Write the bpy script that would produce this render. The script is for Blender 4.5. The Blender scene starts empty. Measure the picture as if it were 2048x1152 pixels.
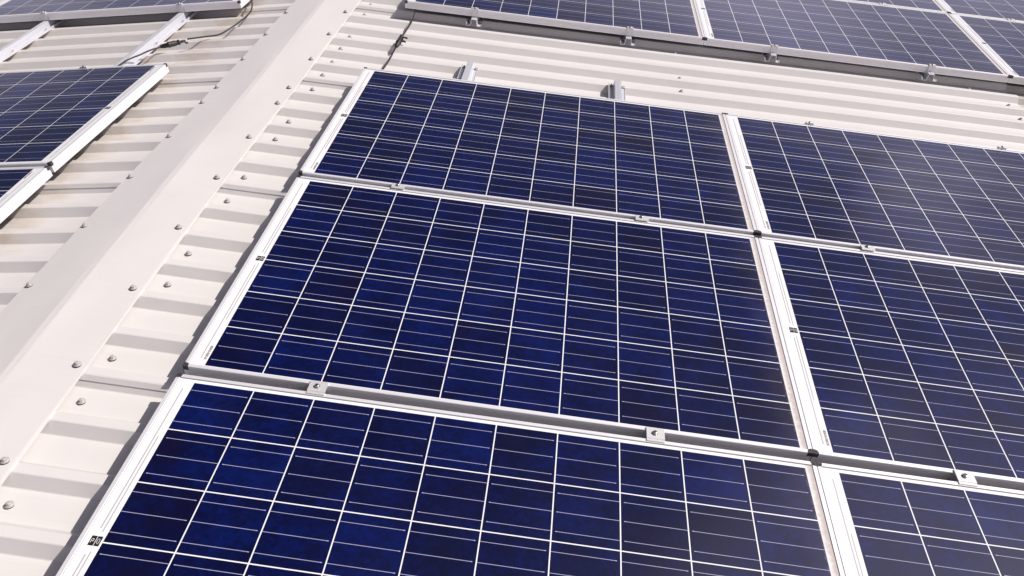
import bpy, bmesh, math, random
from mathutils import Vector, Matrix
C = bpy.context.scene
COL = C.collection
R = math.radians
random.seed(7)

# ------------------------------------------------------------------ frame of the place
# local slope coordinates: a = metres down the slope from the ridge, v = metres along the ridge, w = height above the rib crowns
H = 6.0
DL = 0.1807                      # angle between the two roof slopes
TR = DL / 2
ct, st = math.cos(TR), math.sin(TR)
def r2w(u, v, w):                # right slope panel coordinates -> world
    a, h = u + 0.535, w + 0.08
    return Vector((ct * a + st * h, v, H - st * a + ct * h))
nR, eR = Vector((st, 0, ct)), Vector((ct, 0, -st))
TL = DL - TR
nL, eL = Vector((-math.sin(TL), 0, math.cos(TL))), Vector((-math.cos(TL), 0, -math.sin(TL)))
OR, OL = Vector((0, 0, H)), r2w(-0.535, 0, -0.095)
def ss(x, a, b):
    t = min(max((x - a) / (b - a), 0), 1)
    return t * t * (3 - 2 * t)
def sag(v, a=0.0, side=1):       # the sheets are not dead flat: a slight hump near, lower far along the ridge
    if side < 0: return -0.013 * ss(v, 1.0, 2.0)
    far = -0.0115 * ss(v, 1.0, 2.0) * (1 - ss(a, 1.3, 3.3))
    return far + 0.005 * ss(v, -0.2, 0.4) * (1 - ss(v, 1.0, 1.5))
def sp(side, a, v, w=0.0):       # slope point
    e, n, o = (eR, nR, OR) if side > 0 else (eL, nL, OL)
    p = o + e * a + n * (w + sag(v, a, side)); p.y = v
    return p
def frame_at(side, a, v, w, rx=0.0, rz=0.0):
    """placement of an object whose x runs down the slope and whose z leaves the roof"""
    e, n, o = (eR, nR, OR) if side > 0 else (eL, nL, OL)
    y = n.cross(e)
    p = o + e * a + n * w; p.y = v
    M = Matrix(((e.x, y.x, n.x, p.x), (e.y, y.y, n.y, p.y), (e.z, y.z, n.z, p.z), (0, 0, 0, 1)))
    return M @ Matrix.Rotation(rz, 4, 'Z') @ Matrix.Rotation(rx, 4, 'X')

# ------------------------------------------------------------------ camera
cam = bpy.data.cameras.new("camera"); co = bpy.data.objects.new("camera", cam); COL.objects.link(co)
Rr = ((0.99067611, 0.10566812, 0.08599472), (0.1334558, -0.62577204, -0.76850433), (-0.02739332, 0.77281537, -0.63403944))
def dirw(d): return Vector((ct * d[0] + st * d[2], d[1], -st * d[0] + ct * d[2]))
cx, cy, cz = dirw(Rr[0]), -dirw(Rr[1]), -dirw(Rr[2])
cp = r2w(0.81974395, -1.39919632, 1.53023672)
co.matrix_world = Matrix(((cx.x, cy.x, cz.x, cp.x), (cx.y, cy.y, cz.y, cp.y), (cx.z, cy.z, cz.z, cp.z), (0, 0, 0, 1)))
cam.sensor_width = 36; cam.lens = 0.76012 * 36
cam.shift_x = 0.00939; cam.shift_y = 0.00528
cam.clip_start = 0.05; cam.clip_end = 3000
C.camera = co

# ------------------------------------------------------------------ sun, sky, exposure
sd = dirw((0.80, 0.17, 1.0)).normalized()
SUN_EL, SUN_AZ = math.asin(sd.z), math.atan2(sd.x, sd.y)
sun = bpy.data.lights.new("sun", 'SUN'); so = bpy.data.objects.new("sun", sun); COL.objects.link(so)
sun.energy = 4.5; sun.angle = R(0.53); sun.color = (1.0, 0.955, 0.90)
so.rotation_euler = sd.to_track_quat('Z', 'Y').to_euler()
so.location = (6, -4, 20)

world = bpy.data.worlds.new("World"); C.world = world; world.use_nodes = True
nt = world.node_tree; N, L = nt.nodes, nt.links
bg = N['Background']; bg.inputs[1].default_value = 0.05; BLUE = 0.34
sky = N.new('ShaderNodeTexSky'); sky.sky_type = 'NISHITA'; sky.sun_disc = False
sky.sun_elevation = SUN_EL; sky.sun_rotation = SUN_AZ; sky.dust_density = 0.7; sky.air_density = 1.0; sky.ozone_density = 1.5
tc = N.new('ShaderNodeTexCoord')
mp = N.new('ShaderNodeMapping'); mp.inputs['Scale'].default_value = (1.0, 1.0, 2.6); L.new(tc.outputs['Generated'], mp.inputs[0])
ns = N.new('ShaderNodeTexNoise'); ns.inputs['Scale'].default_value = 2.3; ns.inputs['Detail'].default_value = 7; ns.inputs['Roughness'].default_value = 0.55
L.new(mp.outputs[0], ns.inputs['Vector'])
rp = N.new('ShaderNodeValToRGB'); rp.color_ramp.elements[0].position = 0.40; rp.color_ramp.elements[1].position = 0.62
L.new(ns.outputs['Fac'], rp.inputs[0])
# haze: thin cloud banks low over the horizon and around the sun
sx = N.new('ShaderNodeSeparateXYZ'); L.new(tc.outputs['Generated'], sx.inputs[0])
lo = N.new('ShaderNodeMapRange'); lo.interpolation_type = 'SMOOTHSTEP'
lo.inputs[1].default_value = 0.24; lo.inputs[2].default_value = 0.35; lo.inputs[3].default_value = 1.0; lo.inputs[4].default_value = 0.0
zx = N.new('ShaderNodeMath'); zx.operation = 'MULTIPLY_ADD'; zx.inputs[1].default_value = -0.13   # the bank stands higher towards the sun
L.new(sx.outputs['X'], zx.inputs[0]); L.new(sx.outputs['Z'], zx.inputs[2])
L.new(zx.outputs[0], lo.inputs[0])
dp = N.new('ShaderNodeVectorMath'); dp.operation = 'DOT_PRODUCT'; dp.inputs[1].default_value = sd; L.new(tc.outputs['Generated'], dp.inputs[0])
nr = N.new('ShaderNodeMapRange'); nr.interpolation_type = 'SMOOTHSTEP'
nr.inputs[1].default_value = 0.80; nr.inputs[2].default_value = 0.885; nr.inputs[3].default_value = 0.0; nr.inputs[4].default_value = 2.2
L.new(dp.outputs['Value'], nr.inputs[0])
mx = N.new('ShaderNodeMath'); mx.operation = 'MAXIMUM'; L.new(lo.outputs[0], mx.inputs[0]); L.new(nr.outputs[0], mx.inputs[1])
cl = N.new('ShaderNodeMath'); cl.operation = 'MULTIPLY'; # one cloud standing out of that bank
db = N.new('ShaderNodeVectorMath'); db.operation = 'DOT_PRODUCT'; db.inputs[1].default_value = (math.sin(R(33)) * math.cos(R(21.5)), math.cos(R(33)) * math.cos(R(21.5)), math.sin(R(21.5)))
L.new(tc.outputs['Generated'], db.inputs[0])
cb = N.new('ShaderNodeMapRange'); cb.interpolation_type = 'SMOOTHSTEP'
cb.inputs[1].default_value = 0.990; cb.inputs[2].default_value = 0.9990; cb.inputs[3].default_value = 0.0; cb.inputs[4].default_value = 1.7
L.new(db.outputs['Value'], cb.inputs[0])
mx2 = N.new('ShaderNodeMath'); mx2.operation = 'MAXIMUM'; L.new(mx.outputs[0], mx2.inputs[0]); L.new(cb.outputs[0], mx2.inputs[1])
# unseen broken cloud added low behind the camera as soft fill light
by = N.new('ShaderNodeMapRange'); by.interpolation_type = 'SMOOTHSTEP'
by.inputs[1].default_value = -0.05; by.inputs[2].default_value = -0.5; by.inputs[3].default_value = 0.0; by.inputs[4].default_value = 0.5
L.new(sx.outputs['Y'], by.inputs[0])
bz = N.new('ShaderNodeMapRange'); bz.interpolation_type = 'SMOOTHSTEP'
bz.inputs[1].default_value = 0.45; bz.inputs[2].default_value = 0.85; bz.inputs[3].default_value = 1.0; bz.inputs[4].default_value = 0.0
L.new(sx.outputs['Z'], bz.inputs[0])
bk = N.new('ShaderNodeMath'); bk.operation = 'MULTIPLY'; L.new(by.outputs[0], bk.inputs[0]); L.new(bz.outputs[0], bk.inputs[1])
mx3 = N.new('ShaderNodeMath'); mx3.operation = 'MAXIMUM'; L.new(mx2.outputs[0], mx3.inputs[0]); L.new(bk.outputs[0], mx3.inputs[1])
L.new(mx3.outputs[0], cl.inputs[0])
ad = N.new('ShaderNodeMath'); ad.operation = 'MULTIPLY_ADD'; ad.inputs[1].default_value = 0.75; ad.inputs[2].default_value = 0.20
L.new(rp.outputs[0], ad.inputs[0]); L.new(ad.outputs[0], cl.inputs[1])
mixs = N.new('ShaderNodeMix'); mixs.data_type = 'RGBA'
L.new(cl.outputs[0], mixs.inputs[0]); sky2 = N.new('ShaderNodeVectorMath'); sky2.operation = 'SCALE'; sky2.inputs['Scale'].default_value = BLUE; L.new(sky.outputs[0], sky2.inputs[0])
L.new(sky2.outputs[0], mixs.inputs[6]); mixs.inputs[7].default_value = (18.5, 17.2, 21.5, 1)
L.new(mixs.outputs[2], bg.inputs[0])

C.view_settings.view_transform = 'Standard'; C.view_settings.look = 'None'
C.view_settings.exposure = 0.05; C.view_settings.gamma = 1
C.render.engine = 'CYCLES'
C.cycles.max_bounces = 8; C.cycles.diffuse_bounces = 5

# ------------------------------------------------------------------ materials
def mat(name, col, rough=0.5, metal=0.0, spec=0.5, coat=0.0):
    m = bpy.data.materials.new(name); m.use_nodes = True
    b = m.node_tree.nodes['Principled BSDF']
    b.inputs['Base Color'].default_value = (*col, 1); b.inputs['Roughness'].default_value = rough
    b.inputs['Metallic'].default_value = metal; b.inputs['Specular IOR Level'].default_value = spec
    b.inputs['Coat Weight'].default_value = coat
    return m, m.node_tree, b
class G:
    """tiny node-graph helper"""
    def __init__(s, t): s.t = t
    def n(s, k, **kw):
        x = s.t.nodes.new(k)
        for a, b in kw.items(): setattr(x, a, b)
        return x
    def val(s, x, i):
        if isinstance(x, (int, float)): i.default_value = x
        else: s.t.links.new(x, i)
    def m(s, op, a, b=0.0, c=0.0):
        x = s.n('ShaderNodeMath', operation=op); s.val(a, x.inputs[0]); s.val(b, x.inputs[1]); s.val(c, x.inputs[2]); return x.outputs[0]
    def mr(s, x, a, b, c=0.0, d=1.0, sm=True):
        k = s.n('ShaderNodeMapRange', interpolation_type='SMOOTHSTEP' if sm else 'LINEAR')
        s.val(x, k.inputs[0])
        for i, q in enumerate((a, b, c, d)): s.val(q, k.inputs[i + 1])
        return k.outputs[0]
    def mix(s, f, a, b):
        k = s.n('ShaderNodeMix', data_type='RGBA'); s.val(f, k.inputs[0])
        for q, i in ((a, 6), (b, 7)):
            if isinstance(q, tuple): k.inputs[i].default_value = (*q, 1)
            else: s.t.links.new(q, k.inputs[i])
        return k.outputs[2]
    def noise(s, vec, scale, detail=3, rough=0.5):
        k = s.n('ShaderNodeTexNoise'); k.inputs['Scale'].default_value = scale; k.inputs['Detail'].default_value = detail
        k.inputs['Roughness'].default_value = rough
        if vec is not None: s.t.links.new(vec, k.inputs['Vector'])
        return k.outputs['Fac']
    def link(s, a, b): s.t.links.new(a, b)

def roof_paint(name, stained):
    m, t, b = mat(name, (0.74, 0.70, 0.68), 0.42, 0, 0.35)
    g = G(t); tcn = g.n('ShaderNodeTexCoord'); o = tcn.outputs['Object']
    n1 = g.noise(o, 1.7, 5, 0.6)
    s = g.n('ShaderNodeMapping'); s.inputs['Scale'].default_value = (1.5, 30, 8); g.link(o, s.inputs[0])
    n2 = g.noise(s.outputs[0], 2.0, 4, 0.6)
    c = g.mix(g.mr(n1, 0.3, 0.75), (0.670, 0.640, 0.622), (0.645, 0.614, 0.594))
    c = g.mix(g.mr(n2, 0.5, 0.85, 0, 0.35), c, (0.59, 0.555, 0.52))
    n3 = g.noise(o, 55, 3, 0.6)
    c = g.mix(g.mr(n3, 0.66, 0.8, 0, 0.22), c, (0.5, 0.46, 0.42))
    if stained == 'left':        # tan dirt washed out from under the panels and rails
        xyz = g.n('ShaderNodeSeparateXYZ'); g.link(o, xyz.inputs[0])
        n4 = g.noise(o, 6.5, 4, 0.6)
        a = g.m('MULTIPLY_ADD', g.m('SUBTRACT', n4, 0.5), 0.13, g.m('MULTIPLY', xyz.outputs['X'], -1.0))   # metres from the ridge
        f = None
        for a0, a1, a2, k in ((0.36, 0.475, 0.60, 1.0), (0.67, 0.765, 0.83, 0.8), (1.50, 1.62, 1.68, 0.8), (0.2, 0.9, 2.6, 0.16)):
            h = g.m('MULTIPLY', g.m('MULTIPLY', g.mr(a, a0, a1), g.m('LESS_THAN', a, a2)), k)
            f = h if f is None else g.m('MAXIMUM', f, h)
        st_ = g.n('ShaderNodeMapping'); st_.inputs['Scale'].default_value = (3.5, 26, 6); g.link(o, st_.inputs[0])
        n5 = g.noise(st_.outputs[0], 1.6, 5, 0.62)                     # uneven streaks along the slope
        f = g.m('MULTIPLY', f, g.m('MULTIPLY', g.mr(n4, 0.3, 0.62, 0.35, 1.0), g.mr(n5, 0.36, 0.66, 0.15, 1.0)))
        c = g.mix(g.m('MULTIPLY', f, 0.62), c, (0.50, 0.39, 0.28))
    if stained == 'algae':
        n4 = g.noise(o, 4.0, 5, 0.65)
        c = g.mix(g.mr(n4, 0.3, 0.7, 0.25, 0.9), c, (0.30, 0.28, 0.19))
    g.link(c, b.inputs['Base Color'])
    bp = g.n('ShaderNodeBump'); bp.inputs['Strength'].default_value = 0.06; bp.inputs['Distance'].default_value = 0.02
    g.link(g.noise(o, 9, 2), bp.inputs['Height']); g.link(bp.outputs[0], b.inputs['Normal'])
    return m
M_ROOF = roof_paint("white_roof_paint", None)
M_ROOFL = roof_paint("white_roof_paint_dirty", 'left')
M_ALGAE = roof_paint("stained_roof_paint", 'algae')

def alu(name, col, rough, metal, streak=(1, 60, 60)):
    m, t, b = mat(name, col, rough, metal, 0.5)
    g = G(t); tcn = g.n('ShaderNodeTexCoord')
    mpn = g.n('ShaderNodeMapping'); mpn.inputs['Scale'].default_value = streak; g.link(tcn.outputs['Object'], mpn.inputs[0])
    n = g.noise(mpn.outputs[0], 6, 4, 0.6)
    c = g.mix(g.mr(n, 0.3, 0.75), col, tuple(x * 0.86 for x in col))
    g.link(c, b.inputs['Base Color'])
    g.link(g.mr(n, 0.2, 0.8, rough - 0.06, rough + 0.08), b.inputs['Roughness'])
    return m
M_ALU = alu("anodised_frame", (0.86, 0.845, 0.86), 0.5, 0.4)
M_RAIL = alu("mill_finish_rail", (0.76, 0.76, 0.80), 0.38, 0.45, (60, 1, 60))
M_CLAMP = alu("cast_clamp", (0.70, 0.685, 0.68), 0.5, 0.35, (30, 30, 30))
M_STEEL = alu("stainless_bolt", (0.55, 0.54, 0.53), 0.3, 0.9, (40, 40, 40))
M_SCREW = alu("painted_screw_head", (0.50, 0.46, 0.455), 0.5, 0.15, (40, 40, 40))
M_RUB, _, _ = mat("black_rubber", (0.022, 0.02, 0.02), 0.55)
M_BLK = alu("black_plastic", (0.045, 0.04, 0.044), 0.6, 0.0, (30, 30, 30))
M_CAB = alu("black_cable_sheath", (0.020, 0.017, 0.018), 0.5, 0.0, (30, 30, 30))
M_INK, _, _ = mat("black_print", (0.02, 0.016, 0.018), 0.35)
M_INKG, _, _ = mat("grey_print", (0.16, 0.12, 0.13), 0.4)
M_WHT, _, _ = mat("white_label", (0.82, 0.80, 0.80), 0.35)
M_UNDER, _, _ = mat("shade_darkened_backsheet", (0.05, 0.05, 0.055), 0.6)  # near-black colour paints in the deep shade under the panels
M_SOCK, _, _ = mat("socket_dark", (0.03, 0.03, 0.03), 0.6)

P = 0.159
UL, UR_, VB, VT = -0.052, 1.6195, -0.0125, 0.9760      # outer edges of a panel, measured from its first cell
FD, LIP, LH = 0.040, 0.0112, 0.0022                     # frame depth, lip width, lip height above the glass
def laminate():
    m, t, b = mat("poly_cell_laminate", (0.01, 0.015, 0.1), 0.34, 0, 0.32, 1.0)
    b.inputs['Coat Roughness'].default_value = 0.10; b.inputs['Coat IOR'].default_value = 1.33
    g = G(t); tcn = g.n('ShaderNodeTexCoord'); o = tcn.outputs['Object']
    oi = g.n('ShaderNodeObjectInfo')
    xyz = g.n('ShaderNodeSeparateXYZ'); g.link(o, xyz.inputs[0]); X, Y = xyz.outputs['X'], xyz.outputs['Y']
    cxx, cyy = g.m('DIVIDE', X, P), g.m('DIVIDE', Y, P)
    fx, fy = g.m('FRACT', cxx), g.m('FRACT', cyy)
    ix, iy = g.m('FLOOR', cxx), g.m('FLOOR', cyy)
    # distance to the nearest cell gap
    ex = g.m('MINIMUM', fx, g.m('SUBTRACT', 1.0, fx)); ey = g.m('MINIMUM', fy, g.m('SUBTRACT', 1.0, fy))
    e = g.m('MINIMUM', ex, ey)
    inx = g.m('MULTIPLY', g.m('GREATER_THAN', X, 0.0), g.m('LESS_THAN', X, 10 * P))
    iny = g.m('MULTIPLY', g.m('GREATER_THAN', Y, 0.0), g.m('LESS_THAN', Y, 6 * P))
    inside = g.m('MULTIPLY', inx, iny)
    cell = g.m('MULTIPLY', inside, g.m('GREATER_THAN', e, 0.0092))
    # three bus ribbons per cell, stopping short at one end, alternating row by row
    tb = g.m('DIVIDE', g.m('ABSOLUTE', g.m('SUBTRACT', g.m('FRACT', g.m('MULTIPLY', fy, 3.0)), 0.5)), 3.0)
    par = g.m('MODULO', g.m('ADD', iy, 0.0), 2.0)
    fl = g.m('ADD', g.m('MULTIPLY', fx, g.m('SUBTRACT', 1.0, par)), g.m('MULTIPLY', g.m('SUBTRACT', 1.0, fx), par))
    live = g.m('GREATER_THAN', fl, 0.055)
    blob = g.m('MULTIPLY', g.m('LESS_THAN', fl, 0.085), 0.0022)
    bus = g.m('MULTIPLY', g.m('MULTIPLY', live, cell), g.m('LESS_THAN', tb, g.m('ADD', 0.0043, blob)))
    # cell colour: one tint per cell and large crystal grains
    cid = g.n('ShaderNodeCombineXYZ'); g.link(ix, cid.inputs[0]); g.link(iy, cid.inputs[1]); g.link(g.m('MULTIPLY', oi.outputs['Random'], 91.7), cid.inputs[2])
    wn = g.n('ShaderNodeTexWhiteNoise', noise_dimensions='3D'); g.link(cid.outputs[0], wn.inputs['Vector'])
    wn2 = g.n('ShaderNodeVectorMath', operation='ADD'); g.link(o, wn2.inputs[0])
    sc = g.n('ShaderNodeVectorMath', operation='SCALE'); g.link(cid.outputs[0], sc.inputs[0]); sc.inputs['Scale'].default_value = 3.17; g.link(sc.outputs[0], wn2.inputs[1])
    lowf = g.noise(wn2.outputs[0], 9.0, 2, 0.5)
    vo = g.n('ShaderNodeTexVoronoi', feature='F1'); vo.inputs['Scale'].default_value = 95; g.link(wn2.outputs[0], vo.inputs['Vector'])
    vsep = g.n('ShaderNodeSeparateColor'); g.link(vo.outputs['Color'], vsep.inputs[0])
    tint = g.m('ADD', g.m('MULTIPLY', wn.outputs['Value'], 0.22), g.m('MULTIPLY', g.m('SUBTRACT', lowf, 0.10), 0.80))
    tint = g.m('ADD', tint, g.m('MULTIPLY', g.m('SUBTRACT', vsep.outputs[0], 0.5), 0.28))
    blue = g.mix(g.mr(tint, 0.15, 0.95), (0.0008, 0.0014, 0.0220), (0.0009, 0.0070, 0.088))
    lf2 = g.noise(wn2.outputs[0], 5.0, 1, 0.5)
    purple = g.m('MULTIPLY', g.mr(lf2, 0.52, 0.72), g.mr(wn.outputs['Value'], 0.75, 0.25))
    blue = g.mix(g.m('MULTIPLY', purple, 0.6), blue, (0.0040, 0.0016, 0.0130))
    # very fine contact fingers
    fin = g.m('SINE', g.m('MULTIPLY', X, 2 * math.pi / 0.0062))
    blue = g.mix(g.m('MULTIPLY_ADD', fin, 0.03, 0.03), blue, (0.01, 0.02, 0.15))
    back = (0.84, 0.83, 0.835)
    c = g.mix(cell, back, blue)
    c = g.mix(bus, c, (0.38, 0.37, 0.52))
    # cross ribbons in the wide white margin
    def band(x0, x1): return g.m('MULTIPLY', g.m('GREATER_THAN', X, x0), g.m('LESS_THAN', X, x1))
    def yb(y0, y1): return g.m('MULTIPLY', g.m('GREATER_THAN', Y, y0), g.m('LESS_THAN', Y, y1))
    two = g.m('MAXIMUM', yb(0.026 + P, 3 * P - 0.024), yb(3 * P + 0.024, 5 * P - 0.024))
    outer = g.m('MAXIMUM', yb(0.026, 2.8 * P), yb(3.2 * P, 6 * P - 0.024))
    rib = g.m('MAXIMUM', g.m('MULTIPLY', band(-0.0212, -0.0176), outer), g.m('MULTIPLY', band(-0.0130, -0.0096), two))
    tabs = g.m('MULTIPLY', g.m('MULTIPLY', band(-0.0125, 0.0), g.m('LESS_THAN', tb, 0.004)), iny)
    c = g.mix(g.m('MULTIPLY', rib, 0.85), c, (0.40, 0.385, 0.40))
    c = g.mix(g.m('MULTIPLY', tabs, 0.30), c, (0.55, 0.53, 0.55))
    # dust: a thin veil, and silt gathered where the rain runs off at the low end
    dn = g.noise(o, 3.2, 6, 0.65)
    dn2 = g.noise(o, 70, 4, 0.65)
    veil = g.m('MULTIPLY_ADD', g.mr(dn, 0.35, 0.8), 0.005, 0.0)
    silt = g.mr(g.m('MULTIPLY_ADD', dn2, 0.024, X), 1.594, 1.618)
    dry = g.mr(g.m('MULTIPLY_ADD', g.m('SUBTRACT', dn, 0.5), 0.22, X), 1.50, 1.63, 0.0, 0.035)
    specks = g.mr(dn2, 0.70, 0.80, 0.0, 0.06)
    c = g.mix(g.m('ADD', veil, g.m('ADD', dry, specks)), c, (0.52, 0.45, 0.42))
    c = g.mix(g.m('MULTIPLY', silt, 0.85), c, (0.43, 0.36, 0.325))
    # grey sealant bead along the frame lip, also painting in the lip wall's shade
    seal_shade = g.m('MAXIMUM', g.m('GREATER_THAN', Y, VT - LIP - 0.0024), g.m('LESS_THAN', X, UL + LIP + 0.0011))
    c = g.mix(g.m('MULTIPLY', seal_shade, 0.9), c, (0.10, 0.095, 0.10))
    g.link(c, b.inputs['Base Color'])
    g.link(g.m('ADD', g.mr(dn, 0.3, 0.8, 0.07, 0.13), g.m('MULTIPLY', silt, 0.5)), b.inputs['Coat Roughness'])
    g.link(g.m('SUBTRACT', 1.0, g.m('MULTIPLY', silt, 0.8)), b.inputs['Coat Weight'])
    return m
M_LAM = laminate()

# ------------------------------------------------------------------ mesh helpers
class MB:
    def __init__(s): s.bm = bmesh.new()
    def box(s, x0, x1, y0, y1, z0, z1, bev=0.0, mi=0):
        r = bmesh.ops.create_cube(s.bm, size=1)
        vs = r['verts']
        for v in vs: v.co = Vector((x0 + (v.co.x + .5) * (x1 - x0), y0 + (v.co.y + .5) * (y1 - y0), z0 + (v.co.z + .5) * (z1 - z0)))
        fs = set(f for v in vs for f in v.link_faces)
        for f in fs: f.material_index = mi
        if bev:
            es = list(set(e for v in vs for e in v.link_edges))
            r = bmesh.ops.bevel(s.bm, geom=es, offset=bev, segments=2, affect='EDGES', profile=0.5)
            for f in r['faces']: f.material_index = mi
        return s
    def prism(s, prof, axis, t0, t1, mi=0):
        """closed outline (list of 2-D points) swept along one axis: 'x' takes (y,z), 'y' takes (x,z)"""
        def q(p, t): return (t, p[0], p[1]) if axis == 'x' else (p[0], t, p[1])
        A = [s.bm.verts.new(q(p, t0)) for p in prof]; B = [s.bm.verts.new(q(p, t1)) for p in prof]
        n = len(prof); fs = []
        for i in range(n): fs.append(s.bm.faces.new((A[i], A[(i + 1) % n], B[(i + 1) % n], B[i])))
        fs.append(s.bm.faces.new(A[::-1])); fs.append(s.bm.faces.new(B))
        for f in fs: f.material_index = mi
        return s
    def lathe(s, rings, seg=20, c=(0, 0, 0), mi=0, cap=True):
        """rings: (radius, z) from bottom to top"""
        loops = []
        for r, z in rings:
            loops.append([s.bm.verts.new((c[0] + r * math.cos(2 * math.pi * k / seg), c[1] + r * math.sin(2 * math.pi * k / seg), c[2] + z)) for k in range(seg)])
        for A, B in zip(loops, loops[1:]):
            for k in range(seg):
                f = s.bm.faces.new((A[k], A[(k + 1) % seg], B[(k + 1) % seg], B[k])); f.material_index = mi; f.smooth = seg > 8
        if cap:
            f = s.bm.faces.new(loops[-1]); f.material_index = mi
            f = s.bm.faces.new(loops[0][::-1]); f.material_index = mi
        return s
    def grid(s, rows, mi=0, smooth=False):
        V = [[s.bm.verts.new(p) for p in r] for r in rows]
        for A, B in zip(V, V[1:]):
            for k in range(len(A) - 1):
                f = s.bm.faces.new((A[k], A[k + 1], B[k + 1], B[k])); f.material_index = mi; f.smooth = smooth
        return s
    def tube(s, pts, rad, seg=10, mi=0):
        pts = [Vector(p) for p in pts]; loops = []
        up = Vector((0, 0, 1))
        for i, p in enumerate(pts):
            d = (pts[min(i + 1, len(pts) - 1)] - pts[max(i - 1, 0)]).normalized()
            x = d.cross(up); x = x.normalized() if x.length > 1e-4 else Vector((1, 0, 0)); y = x.cross(d)
            r = rad[i] if isinstance(rad, (list, tuple)) else rad
            loops.append([s.bm.verts.new(p + (x * math.cos(2 * math.pi * k / seg) + y * math.sin(2 * math.pi * k / seg)) * r) for k in range(seg)])
        for A, B in zip(loops, loops[1:]):
            for k in range(seg):
                f = s.bm.faces.new((A[k], B[k], B[(k + 1) % seg], A[(k + 1) % seg])); f.smooth = True; f.material_index = mi
        s.bm.faces.new(loops[0]).material_index = mi; s.bm.faces.new(loops[-1][::-1]).material_index = mi
        return s
    def build(s, name, mats, parent=None, recalc=True):
        if recalc: bmesh.ops.recalc_face_normals(s.bm, faces=s.bm.faces)
        me = bpy.data.meshes.new(name); s.bm.to_mesh(me); s.bm.free()
        for m in (mats if isinstance(mats, (list, tuple)) else [mats]): me.materials.append(m)
        o = bpy.data.objects.new(name, me); COL.objects.link(o)
        if parent: o.parent = parent
        return o
def thing(name, label, cat, M=None, group=None):
    o = bpy.data.objects.new(name, None); COL.objects.link(o); o.empty_display_size = 0.1
    if M is not None: o.matrix_world = M
    o['label'] = label; o['category'] = cat
    if group: o['group'] = group
    return o
def copy_tree(src, parent=None, M=None):
    c = src.copy(); COL.objects.link(c)
    if parent is not None: c.parent = parent
    if M is not None: c.matrix_world = M
    for ch in list(src.children): copy_tree(ch, c)
    return c
PROTO = {}
def place(kind, make, M, label, group=None):
    if kind not in PROTO:
        o = make(); PROTO[kind] = o; o.matrix_world = M
    else: o = copy_tree(PROTO[kind], None, M)
    o['label'] = label
    if group: o['group'] = group
    return o

# ------------------------------------------------------------------ roof
roof = thing("metal_roof", "white ribbed sheet metal roof under all the panels with a folded ridge cap", "roof")
roof['kind'] = 'thing'
RP, V0 = 0.1661, -0.0183
CW, RUN, HR = 0.028, 0.0235, 0.030
def crown_mid(k): return V0 + RP * k + CW / 2
def pan_mid(k): return crown_mid(k) + RP / 2
def sheet_profile(j, first=0.0):
    """(v, w) outline of one six-rib sheet from its lapping edge to its underlapped edge"""
    pts = []; q = 0.0035
    for i in range(7):
        v = V0 + RP * (6 * j + i)
        last = i == 6
        lift = 0.0 if i else 0.0032
        if i == 0:
            t, d = 0.45, 0.0024            # the free edge stops half way down the rib's near side
            nv, nw = -HR / math.hypot(HR, RUN), RUN / math.hypot(HR, RUN)
            pts += [(v - RUN * t + nv * .0001, -HR * t + nw * .0001), (v - RUN * t + nv * d, -HR * t + nw * d)]
            pts += [(v - 0.0009 + nv * d * .8, -0.0012 + nw * d * .8), (v + 0.0015, 0.0016), (v + CW - 0.0015, 0.0012), (v + CW + 0.0009, -0.0012), (v + CW + RUN - 0.0010, -HR + 0.0013), (v + CW + RUN + 0.0012, -HR)]
        elif not last:
            pts += [(v - RUN - 0.0012, -HR), (v - RUN + 0.0010, -HR + 0.0013), (v - 0.0009, -0.0012), (v + 0.0015, 0.0), (v + CW - 0.0015, 0.0), (v + CW + 0.0009, -0.0012), (v + CW + RUN - 0.0010, -HR + 0.0013), (v + CW + RUN + 0.0012, -HR)]
        else:
            pts += [(v - RUN - 0.0012, -HR), (v - RUN + 0.0010, -HR + 0.0013), (v - 0.0009, -0.0012), (v + 0.0015, -0.0006), (v + CW - 0.004, -0.0006)]
    return pts
def roof_sheet(side, j, a0, a1, drop, m):
    rows = []
    n = max(2, int((a1 - a0) / 0.8))
    for i in range(n + 1):
        a = a0 + (a1 - a0) * i / n
        rows.append([sp(side, a, v, w - drop) for v, w in sheet_profile(j)])
    o = MB().grid(rows).build("roof_sheet", m, roof, recalc=False)
    me = o.data
    if (side > 0): me.flip_normals()
    return o
def screw_mesh():
    b = MB()
    b.lathe([(0.0096, 0.0), (0.0100, 0.0036)], 20, mi=1)                                   # rubber gasket
    b.lathe([(0.0102, 0.0036), (0.0110, 0.0044), (0.0097, 0.0056), (0.0080, 0.0059)], 20)  # dished washer
    b.lathe([(0.0084, 0.0059), (0.0082, 0.0072), (0.0064, 0.0078)], 20)
    b.lathe([(0.0060, 0.0078), (0.0060, 0.0122), (0.0048, 0.0130)], 6)                     # hexagon head
    return b
SCREW = None
def screw(parent, side, a, v, w):
    global SCREW
    M = frame_at(side, a, v, w + sag(v, a, side)) @ Matrix.Rotation(random.uniform(0, 1), 4, 'Z') @ Matrix.Rotation(random.uniform(-.06, .06), 4, 'X')
    if SCREW is None: o = SCREW = screw_mesh().build("screw", [M_SCREW, M_RUB], parent)
    else:
        o = SCREW.copy(); COL.objects.link(o); o.parent = parent
    o.matrix_world = M
    return o
A_END = 3.86
sheets = {}
for j in range(-1, 6):
    sheets[(1, j)] = roof_sheet(1, j, 0.02, A_END, 0.0, M_ROOF)
    roof_sheet(1, j, A_END - 0.12, 8.0, 0.0042, M_ALGAE)
    sheets[(-1, j)] = roof_sheet(-1, j, 0.02, 7.0, 0.0, M_ROOFL)
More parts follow.
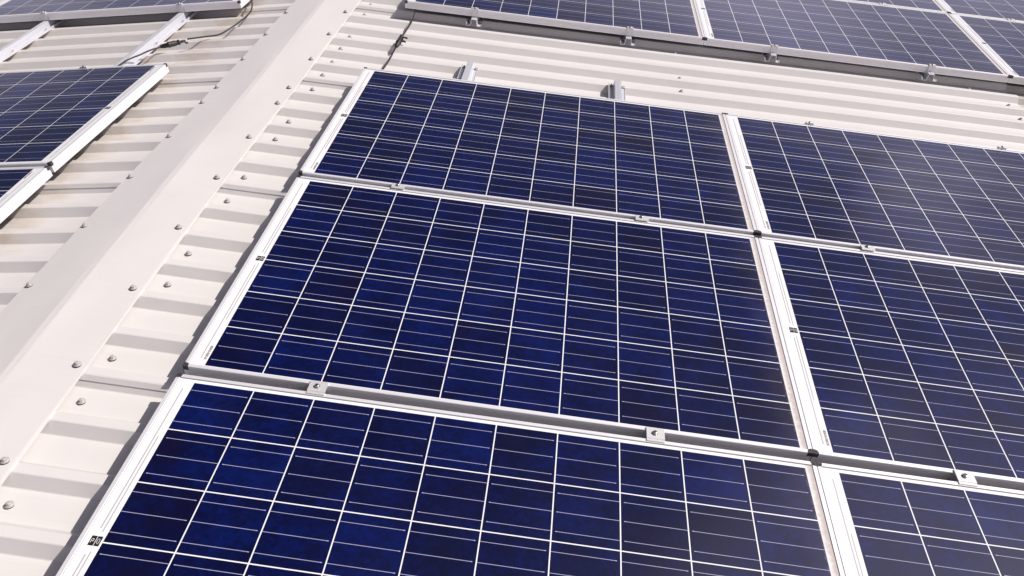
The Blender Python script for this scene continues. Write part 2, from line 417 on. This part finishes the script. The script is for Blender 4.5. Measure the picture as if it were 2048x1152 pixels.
for k, a in [(-3, .226), (-1, .223), (0, .225), (2, .235), (3, .231), (5, .236), (6, .236), (8, .247), (9, .249), (11, .251), (12, .252), (13, .255), (14, .25), (15, .255), (17, .252), (18, .248),
             (14, 2.013), (15, 2.015), (17, 2.012), (14, 3.795), (15, 3.79), (16, 3.792), (17, 3.64)]:
    screw(sheets[(1, math.floor(k / 6))], 1, a, pan_mid(k) + random.uniform(-.006, .006), -HR + (0.0 if a < 3.75 else 0.0))

# ridge cap: one folded strip resting on the crowns
def cap_rows(v):
    A, B = sp(-1, 0.193, v, 0.0070), sp(1, 0.188, v, 0.0044)
    apex = r2w(-0.535, v, -0.08 + 0.0034 + sag(v))
    r = [sp(-1, 0.197, v, -0.003), sp(-1, 0.1974, v, 0.0056), sp(-1, 0.1970, v, 0.0066), A]
    p, q = apex.lerp(A, 0.1), apex.lerp(B, 0.1)
    r += [A.lerp(p, .5), p]
    for i in range(1, 10):                       # the fold is rolled, not creased
        t = i / 10
        r.append(p * (1 - t) ** 2 + apex * 2 * t * (1 - t) + q * t * t)
    r += [q, q.lerp(B, .5), B, sp(1, 0.1934, v, 0.0041), sp(1, 0.1937, v, 0.0035), sp(1, 0.1935, v, -0.004)]
    return r
def cap_length(v0, v1, lift):
    rows = []; n = max(2, round((v1 - v0) / 0.2))
    for i in range(n + 1):
        v = v0 + (v1 - v0) * i / n
        rows.append([p + Vector((0, 0, lift + 0.0006 * math.sin(v * 7.3 + k))) for k, p in enumerate(cap_rows(v))])
    o = MB().grid(rows).build("ridge_cap", M_ROOF, roof, recalc=False)
    for f in o.data.polygons:
        f.use_smooth = 4 <= (f.index % (len(rows[0]) - 1)) <= 15
    if o.data.polygons[10].normal.z < 0: o.data.flip_normals()
    return o
cap = cap_length(-1.2, 6.3, 0.0)
for k in (-2, 0, 2, 4, 6, 8, 10, 11, 13, 15, 17): screw(cap, 1, 0.168 + random.uniform(-.004, .004), crown_mid(k) + .008, 0.0047)
for k in (2, 4, 6, 8, 10, 11, 13, 15, 17): screw(cap, -1, 0.178, crown_mid(k) + .010, 0.0074)

# ------------------------------------------------------------------ solar panel
def make_panel():
    t = thing("solar_module", "", "solar panel")
    f = MB()
    def bar(prof, axis, t0, t1): f.prism(prof, axis, t0, t1)
    # long bars: outer wall with grooves, top lip, glass rebate, bottom flange
    def outline(o, s):       # o outer edge, s = +1 when the panel lies on the positive side
        q = lambda d, z: (o + s * d, z)
        return [q(0, -0.001), q(0.001, 0), q(LIP - 0.0008, 0), q(LIP, -0.0008), q(LIP, -LH - 0.0012), q(0.0028, -LH - 0.0012), q(0.0028, -FD + 0.0016), q(0.030, -FD + 0.0016), q(0.030, -FD), q(0, -FD),
                ] + [p for z in (-0.0330, -0.0275, -0.0220, -0.0165, -0.0110) for p in (q(0, z - 0.0009), q(0.0016, z - 0.0007), q(0.0016, z + 0.0007), q(0, z + 0.0009))]
    bar(outline(VB, 1), 'x', UL + 0.0125, UR_ - 0.0125)
    bar(outline(VT, -1), 'x', UL + 0.0125, UR_ - 0.0125)
    bar(outline(UL, 1), 'y', VB + 0.0125, VT - 0.0125)
    bar(outline(UR_, -1), 'y', VB + 0.0125, VT - 0.0125)
    for x in (UL, UR_ - 0.0124):                      # corner blocks below the plastic caps
        for y in (VB, VT - 0.0124):
            f.box(x + 0.0006, x + 0.0118, y + 0.0006, y + 0.0118, -FD, -0.0138)
    f.build("frame", M_ALU, t)
    g = MB(); z = -LH
    g.grid([[(UL + 0.004, VB + 0.004, z), (UR_ - 0.004, VB + 0.004, z)], [(UL + 0.004, VT - 0.004, z), (UR_ - 0.004, VT - 0.004, z)]])
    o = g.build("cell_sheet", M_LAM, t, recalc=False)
    if o.data.polygons[0].normal.z < 0: o.data.flip_normals()
    bk = MB().box(UL + 0.0045, UR_ - 0.0045, VB + 0.0045, VT - 0.0045, -0.0085, -0.0045).build("backsheet", M_UNDER, t)
    def corner(x, y, sx, sy):
        b = MB(); e = 0.0008
        fx = lambda d: x + sx * d; fy = lambda d: y + sy * d
        def bx(a0, a1, b0, b1, z0, z1): b.box(min(fx(a0), fx(a1)), max(fx(a0), fx(a1)), min(fy(b0), fy(b1)), max(fy(b0), fy(b1)), z0, z1, 0.0006)
        bx(-e, 0.0138, -e, 0.0066, -0.0138, e); bx(-e, 0.0066, 0.0070, 0.0138, -0.0138, e)
        bx(0.0072, 0.0125, 0.0072, 0.0105, -0.006, e * .5)
        b.build("corner_cap", M_BLK, t)
    for a in ((UL, VB, 1, 1), (UL, VT, 1, -1), (UR_, VB, -1, 1), (UR_, VT, -1, -1)): corner(*a)
    # serial number sticker with bar code at the low corner of the white margin
    b = MB(); zz = -LH + 0.0004
    b.box(-0.0165, -0.0012, 0.018, 0.082, zz - 0.0003, zz)
    y = 0.022; rnd = random.Random(3)
    while y < 0.076:
        wdt = rnd.choice((0.0009, 0.0014, 0.0021)); b.box(-0.0105, -0.0030, y, y + wdt, zz - 0.0002, zz + 0.0003, mi=1); y += wdt + rnd.choice((0.0010, 0.0014, 0.0019))
    b.build("barcode_label", [M_WHT, M_INKG], t)
    # two black squares with the maker's rotated letter shapes
    b = MB(); yc = 3 * P + 0.001
    for x0, x1 in ((-0.0270, -0.0152), (-0.0138, -0.0030)): b.box(x0, x1, yc - 0.0118, yc + 0.0118, zz - 0.0003, zz)
    def stroke(x0, y0, x1, y1, wd=0.0011):
        d = Vector((x1 - x0, y1 - y0, 0)).normalized() * wd * .5; n_ = Vector((-d.y, d.x, 0)); h = Vector((0, 0, zz + 0.0005))
        p, q = Vector((x0, y0, 0)) - d, Vector((x1, y1, 0)) + d
        vs = [b.bm.verts.new(k + h) for k in (p + n_, p - n_, q - n_, q + n_)]; fc = b.bm.faces.new(vs); fc.material_index = 1
    for s_ in ((-.0237, -.0052, -.0237, .0040), (-.0237, .0040, -.0190, .0046), (-.0237, -.0008, -.0196, -.0008), (-.0190, .0046, -.0190, -.0020),
               (-.0108, -.0050, -.0108, .0042), (-.0108, .0042, -.0082, .0060), (-.0082, .0060, -.0060, .0036), (-.0060, .0036, -.0060, -.0052), (-.0060, -.0052, -.0086, -.0066)):
        stroke(s_[0], yc + s_[1], s_[2], yc + s_[3])
    b.build("maker_mark", [M_INK, M_WHT], t)
    return t

DU = 1.673
GP = "framed solar panels clamped to the roof"
def panel(side, col, v0, w, rx, rz, label, a0=None):
    if side > 0:
        M = frame_at(1, 0.535 + col * DU * math.cos(rz), v0 + col * DU * math.sin(rz), 0.08 + w, rx, rz)
    else:
        M = frame_at(-1, a0 + col * DU, v0 + 0.954, 0.08 + w + math.sin(rx) * 0.954, -rx, -rz)
    return place('panel', make_panel, M, label, GP)
ROWS = {'A': (-1.0165, 0.0, 0.0, 0.0), 'B': (0.0005, 0.0, 0.003, 0.0), 'C': (1.0010, 0.0093, -0.0157, 0.0), 'D': (2.9226, -0.011, 0.0, 0.0019), 'E': (3.9260, -0.012, 0.0, 0.0019)}
LB = {('A', 0): "dark blue panel beside the ridge cap, its lower rows cut off by the picture edge",
      ('A', 1): "greyish reflecting panel past the brown seam, only its upper corner in view",
      ('B', 0): "whole navy panel between two clamped seams, barcode corner beside the ridge cap",
      ('B', 1): "dark purplish panel past the brown seam, between the two clamped seams",
      ('C', 0): "whole blue panel with two short rails sticking out behind its upper edge",
      ('C', 1): "blue panel with a pale cloud reflection, its back edge facing the bare roof strip",
      ('D', 0): "panel beyond the bare roof strip, its black corner shading the roof by the cap",
      ('D', 1): "complete hazy violet panel beyond the bare strip, between two white column seams",
      ('D', 2): "panel beyond the bare strip, just past the second white column seam",
      ('E', 1): "grey sliver of panel in the farthest row, before the last seam crossing",
      ('E', 2): "grey sliver of panel in the farthest row, past the last seam crossing"}
for (r, c_), lb in LB.items(): panel(1, c_, *ROWS[r], lb)
panel(-1, 0, 1.0214, 0.0, -0.0172, 0.0, "blue panel across the ridge cap with a cable running under its far edge", 0.5285)
panel(-1, 0, 0.0175, 0.0, -0.004, 0.0, "small panel corner across the ridge cap, below a dark seam, showing a barcode", 0.5285)
panel(-1, 0, 2.878, -0.013, -0.0098, 0.0, "hazy grey panel across the ridge cap resting on two long rails", 0.497)
panel(-1, 1, 2.878, -0.013, -0.0098, 0.0, "tiny panel corner past the white seam of the hazy panel across the cap", 0.497)

# ------------------------------------------------------------------ clamps
def bolt_into(t, z, x=0, y=0):
    b = MB()
    b.lathe([(0.0085, 0.0), (0.0085, 0.0008)], 20, (x, y, z))
    b.lathe([(0.0068, 0.0008), (0.0066, 0.0040), (0.0054, 0.0062), (0.0030, 0.0064)], 20, (x, y, z))
    b.lathe([(0.0028, 0.0064), (0.0028, 0.0067)], 6, (x, y, z), mi=1)
    b.lathe([(0.0035, -0.055), (0.0035, -0.0005)], 12, (x, y, z))
    b.build("bolt", [M_STEEL, M_SOCK], t)
def make_mid_clamp_of(gap):
    def make():
        t = thing("mid_clamp", "", "clamp")
        b = MB(); h = gap / 2; z0, z1 = 0.0008, 0.0030
        pr = [(-h - 0.0085, z0), (-h - 0.0085, z1), (-h - 0.0012, z1), (-h - 0.0002, z1 + 0.0012), (h + 0.0075, z1 + 0.0012), (h + 0.0085, z1 + 0.0004), (h + 0.0085, z0), (h - 0.001, z0), (h - 0.001, -0.036), (h - 0.004, -0.036), (h - 0.004, z0), (-h + 0.004, z0), (-h + 0.004, -0.036), (-h + 0.001, -0.036), (-h + 0.001, z0)]
        b.prism(pr, 'x', -0.0235, 0.0235)
        b.build("clamp_plate", M_CLAMP, t)
        bolt_into(t, z1 + 0.0013, -0.002, 0.003)
        return t
    return make
GM = "mid clamps bolted across the panel seams"
def mid(kind, gap, a, v, w, rz, label): place(kind, make_mid_clamp_of(gap), frame_at(1, a + 0.535, v, 0.08 + w, 0, rz), label, GM)
vAB = (ROWS['A'][0] + VT + ROWS['B'][0] + VB) / 2; gAB = ROWS['B'][0] + VB - ROWS['A'][0] - VT
vBC = (ROWS['B'][0] + VT + ROWS['C'][0] + VB) / 2; gBC = ROWS['C'][0] + VB - ROWS['B'][0] - VT
vDE = (ROWS['D'][0] + VT + ROWS['E'][0] + VB) / 2; gDE = ROWS['E'][0] + VB - ROWS['D'][0] - VT
mid('midAB', gAB, 0.316, vAB, 0.0, 0, "silver mid clamp on the nearest seam, closest to the ridge cap")
mid('midAB', gAB, 1.207, vAB, 0.0, 0, "silver mid clamp in the middle of the nearest seam, before the black corner crossing")
mid('midAB', gAB, 2.006, vAB, 0.0, 0, "silver mid clamp on the nearest seam, past the black corner crossing")
mid('midBC', gBC, 0.317, vBC, 0.0065, 0, "silver mid clamp on the second seam, closest to the ridge cap")
mid('midBC', gBC, 1.204, vBC, 0.0065, 0, "silver mid clamp on the second seam, just before the black corner crossing")
mid('midBC', gBC, 2.012, vBC, 0.0065, 0, "silver mid clamp on the second seam, past the black corner crossing")
mid('midDE', gDE, 2.868, vDE + .0055, -0.0115, 0.0019, "tiny mid clamp on the farthest seam, ridge side of the white column seam")
mid('midDE', gDE, 3.69, vDE + .007, -0.0115, 0.0019, "tiny mid clamp on the farthest seam, eave side of the white column seam")

def make_end_clamp():
    """hooks over a panel edge that lies at y = 0 with the panel on +y; its foot stands on the rail"""
    t = thing("end_clamp", "", "clamp")
    b = MB()
    pr = [(0.010, 0.0012), (0.010, 0.0042), (-0.0045, 0.0042), (-0.0055, 0.0030), (-0.0055, -0.0385), (-0.0015, -0.0385), (-0.0015, 0.0012)]
    b.prism(pr, 'x', -0.0175, 0.0175)
    for x in (-0.0175, 0.0055): b.box(x, x + 0.012, -0.0030, 0.0095, 0.0042, 0.0075, 0.0005)   # raised ears beside the bolt
    b.build("clamp_bracket", M_CLAMP, t)
    bolt_into(t, 0.0044, 0, 0.0025)
    return t
GE = "end clamps hooked over the outer panel edges"
def rail_mesh(length, t):
    """hat channel along y from 0 to length with its flanges on the rib crowns (z = 0 at the crowns)"""
    k = 0.0028
    pr = [(-0.040, 0.0), (-0.040, k), (-0.0205, k), (-0.0150, 0.0375), (0.0150, 0.0375), (0.0205, k), (0.040, k), (0.040, 0.0),
          (0.0185, 0.0), (0.0132, 0.0375 - k), (-0.0132, 0.0375 - k), (-0.0185, 0.0)]
    b = MB().prism(pr, 'y', 0, length)
    b.box(-0.0430, -0.0390, 0.0005, length - 0.0005, 0.0002, k + 0.010); b.box(0.0385, 0.0400, 0.0005, length - 0.0005, k, k + 0.004)
    b.box(-0.0034, -0.0026, 0.0005, length - 0.0005, 0.0375, 0.0381); b.box(0.0026, 0.0034, 0.0005, length - 0.0005, 0.0375, 0.0381)
    b.build("rail_channel", M_RAIL, t)
def rail(side, a, v0, length, w, label, group, screws, crowns=()):
    M = frame_at(side, a, v0 if side > 0 else v0 + length, w)
    t = thing("mounting_rail", label, "mounting rail", M, group)
    rail_mesh(length, t)
    for sxn, dy in screws:
        o = SCREW.copy(); COL.objects.link(o); o.parent = t; o.location = (sxn * 0.0295, dy, 0.0024); o.scale = (.8, .8, .9)
    return t
GR = "short hat-profile mounting rails"
vD = ROWS['D'][0] + VB
dl = {0.342: ("closest to the ridge cap", "closest to the ridge cap"), 1.206: ("just before the first white column seam", ""), 2.005: ("just past the first white column seam", ""), 2.868: ("just before the last white column seam", "")}
names = ["nearest the black panel corner by the ridge cap", "just before the first white column seam", "just past the first white column seam", "just before the second white column seam"]
for a, nm in zip((0.342, 1.206, 2.005, 2.866), names):
    yv = vD + a * 0.0019
    place('end', make_end_clamp, frame_at(1, a + 0.535, yv, 0.08 - 0.011 + 0.0, 0, 0), "silver end clamp on the far row, " + nm, GE)
    rail(1, a + 0.535, yv - 0.040, 0.38, sag(3.0, a + .535) + .0008, "short rail under the far row, " + nm, GR, ((1, 0.055), (-1, 0.055)))
vC = ROWS['C'][0] + VT
for a, v1, nm in ((0.403, 2.312, "closer to the ridge cap"), (1.141, 2.312, "farther from the ridge cap")):
    rail(1, a + 0.535, v1 - 0.42, 0.42, sag(2.2, a + .535) + .0012, "short silver rail sticking out behind the big block, " + nm, GR, ((-1, 0.405), (1, 0.40), (-1, 0.245), (1, 0.215)))
for a, nm in ((2.006, "nearer the white column seam"), (2.876, "farther from the white column seam")):
    Mx = frame_at(1, a + 0.535, vC, 0.08 - 0.0058, 0, math.pi)
    place('end', make_end_clamp, Mx, "end clamp peeping over the cloud-reflecting panel's back edge, " + nm, GE)
    rail(1, a + 0.535, vC - 0.34, 0.375, sag(2.0, a + .535) + .0012, "rail end behind the cloud-reflecting panel's back edge, " + nm, GR, ((1, 0.36), (-1, 0.36)))
GL = "long rails on the slope across the ridge cap"
for a, nm, nm2 in ((1.662, "farther from the ridge cap", "farther from the ridge cap"), (0.808, "the one with the black cable on it", "closer to the ridge cap")):
    rail(-1, a, 1.15, 2.06, sag(2.5, a, -1) + .0012, "long white rail bridging two panel rows, " + nm, GL, ((-1, 0.42), (1, 0.46), (-1, 0.75), (-1, 1.08), (1, 1.08)))
    M = frame_at(-1, a, 2.878 - (0.976 - 0.954) - 0.0006, 0.08 - 0.013, 0, math.pi)
    place('end', make_end_clamp, M, "end clamp on long rail across the ridge cap, " + nm2, GE)
M = frame_at(-1, 0.905, 1.0214 + 0.954 + 0.0125, 0.08 - 0.0165, 0, 0)
place('end', make_end_clamp, M, "tiny end clamp behind the far edge of the panel across the ridge cap", GE)

# ------------------------------------------------------------------ cables
def spline(pts, n=10):
    pts = [Vector(p) for p in pts]; out = []
    for i in range(len(pts) - 1):
        p0, p1, p2, p3 = pts[max(i - 1, 0)], pts[i], pts[i + 1], pts[min(i + 2, len(pts) - 1)]
        for k in range(n):
            t = k / n
            out.append(0.5 * ((2 * p1) + (p2 - p0) * t + (2 * p0 - 5 * p1 + 4 * p2 - p3) * t * t + (3 * p1 - p0 - 3 * p2 + p3) * t ** 3))
    out.append(pts[-1]); return out
def connector(t, a, b, name="connector", r=0.0085):
    a, b = Vector(a), Vector(b); ax = b - a; f = lambda s: a + ax * s
    m = MB()
    m.tube([f(s) for s in (0, .02, .12, .13, .2, .22, .55, .57, .6, .62, .86, .88, 1)], [r * k for k in (.7, .95, 1, .86, .86, 1.05, 1.05, 1.22, 1.22, .9, .85, .7, .6)], 12)
    return m.build(name, M_CAB, t)
tR = thing("solar_cable", "black cable with a forked plug between two panel rows on the bare roof", "cable", None, "loose black panel cables")
ptsR = [sp(1, .548, 3.05, .052), sp(1, .541, 2.93, .034), sp(1, .5425, 2.80, .012), sp(1, .542, 2.65, .016), sp(1, .5405, 2.54, .022)]
MB().tube(spline(ptsR), 0.0040, 10).build("cable_sheath", M_CAB, tR)
ptsR2 = [sp(1, .535, 2.43, .012), sp(1, .5325, 2.36, .006), sp(1, .532, 2.26, .004), sp(1, .5275, 2.10, .012), sp(1, .52, 1.93, .03), sp(1, .53, 1.80, .03)]
MB().tube(spline(ptsR2), 0.0040, 10).build("cable_sheath", M_CAB, tR)
cn = connector(tR, sp(1, .541, 2.545, .024), sp(1, .535, 2.425, .0125), r=0.0125)
m = MB()
for q in ((.575, 2.512, .030), (.571, 2.487, .020), (.558, 2.488, .020)): m.tube([sp(1, .543, 2.528, .024), sp(1, q[0] - .012, q[1] + .006, q[2]), sp(1, q[0] - .009, q[1] + .005, q[2]), sp(1, *q)], [.0035, .003, .0055, .005], 10)
m.build("plug_prong", M_BLK, tR)
tL = thing("solar_cable", "black cable looping onto a long rail beyond the ridge cap, with inline connector", "cable", None, "loose black panel cables")
ptsL = [sp(-1, .50, 3.12, .05), sp(-1, .437, 3.0, .045), sp(-1, .397, 2.86, .02), sp(-1, .392, 2.68, .024), sp(-1, .417, 2.585, .02), sp(-1, .455, 2.53, .012), sp(-1, .512, 2.48, .022), sp(-1, .583, 2.425, .034)]
MB().tube(spline(ptsL), 0.0040, 10).build("cable_sheath", M_CAB, tL)
ptsL2 = [sp(-1, .681, 2.325, .036), sp(-1, .713, 2.27, .040), sp(-1, .735, 2.225, .032), sp(-1, .752, 2.19, .015), sp(-1, .771, 2.15, .010), sp(-1, .785, 2.08, .034), sp(-1, .79, 1.95, .034), sp(-1, .80, 1.85, .03)]
ptsL2 = [sp(-1, .681, 2.325, .036), sp(-1, .713, 2.27, .042), sp(-1, .740, 2.215, .042), sp(-1, .773, 2.155, .043), sp(-1, .788, 2.08, .0425), sp(-1, .80, 1.95, .0425)]
MB().tube(spline(ptsL2), 0.0040, 10).build("cable_sheath", M_CAB, tL)
connector(tL, sp(-1, .604, 2.385, .035), sp(-1, .684, 2.322, .037), r=0.0135)
m = MB()
m.tube([sp(-1, .604, 2.385, .035), sp(-1, .598, 2.392, .034), sp(-1, .594, 2.398, .034), sp(-1, .586, 2.408, .034)], [.0042, .0075, .0075, .004], 12)
m.tube([sp(-1, .592, 2.402, .030), sp(-1, .580, 2.400, .022), sp(-1, .572, 2.404, .024)], [.0035, .005, .0045], 10)
m.build("plug_prong", M_BLK, tL)

# ------------------------------------------------------------------ ground far below the roof
g = MB().grid([[(-600, -600, 0), (600, -600, 0)], [(-600, 600, 0), (600, 600, 0)]]).build("ground", mat("ground_gravel", (0.16, 0.15, 0.12), 0.9)[0], None, recalc=False)
g['kind'] = 'structure'
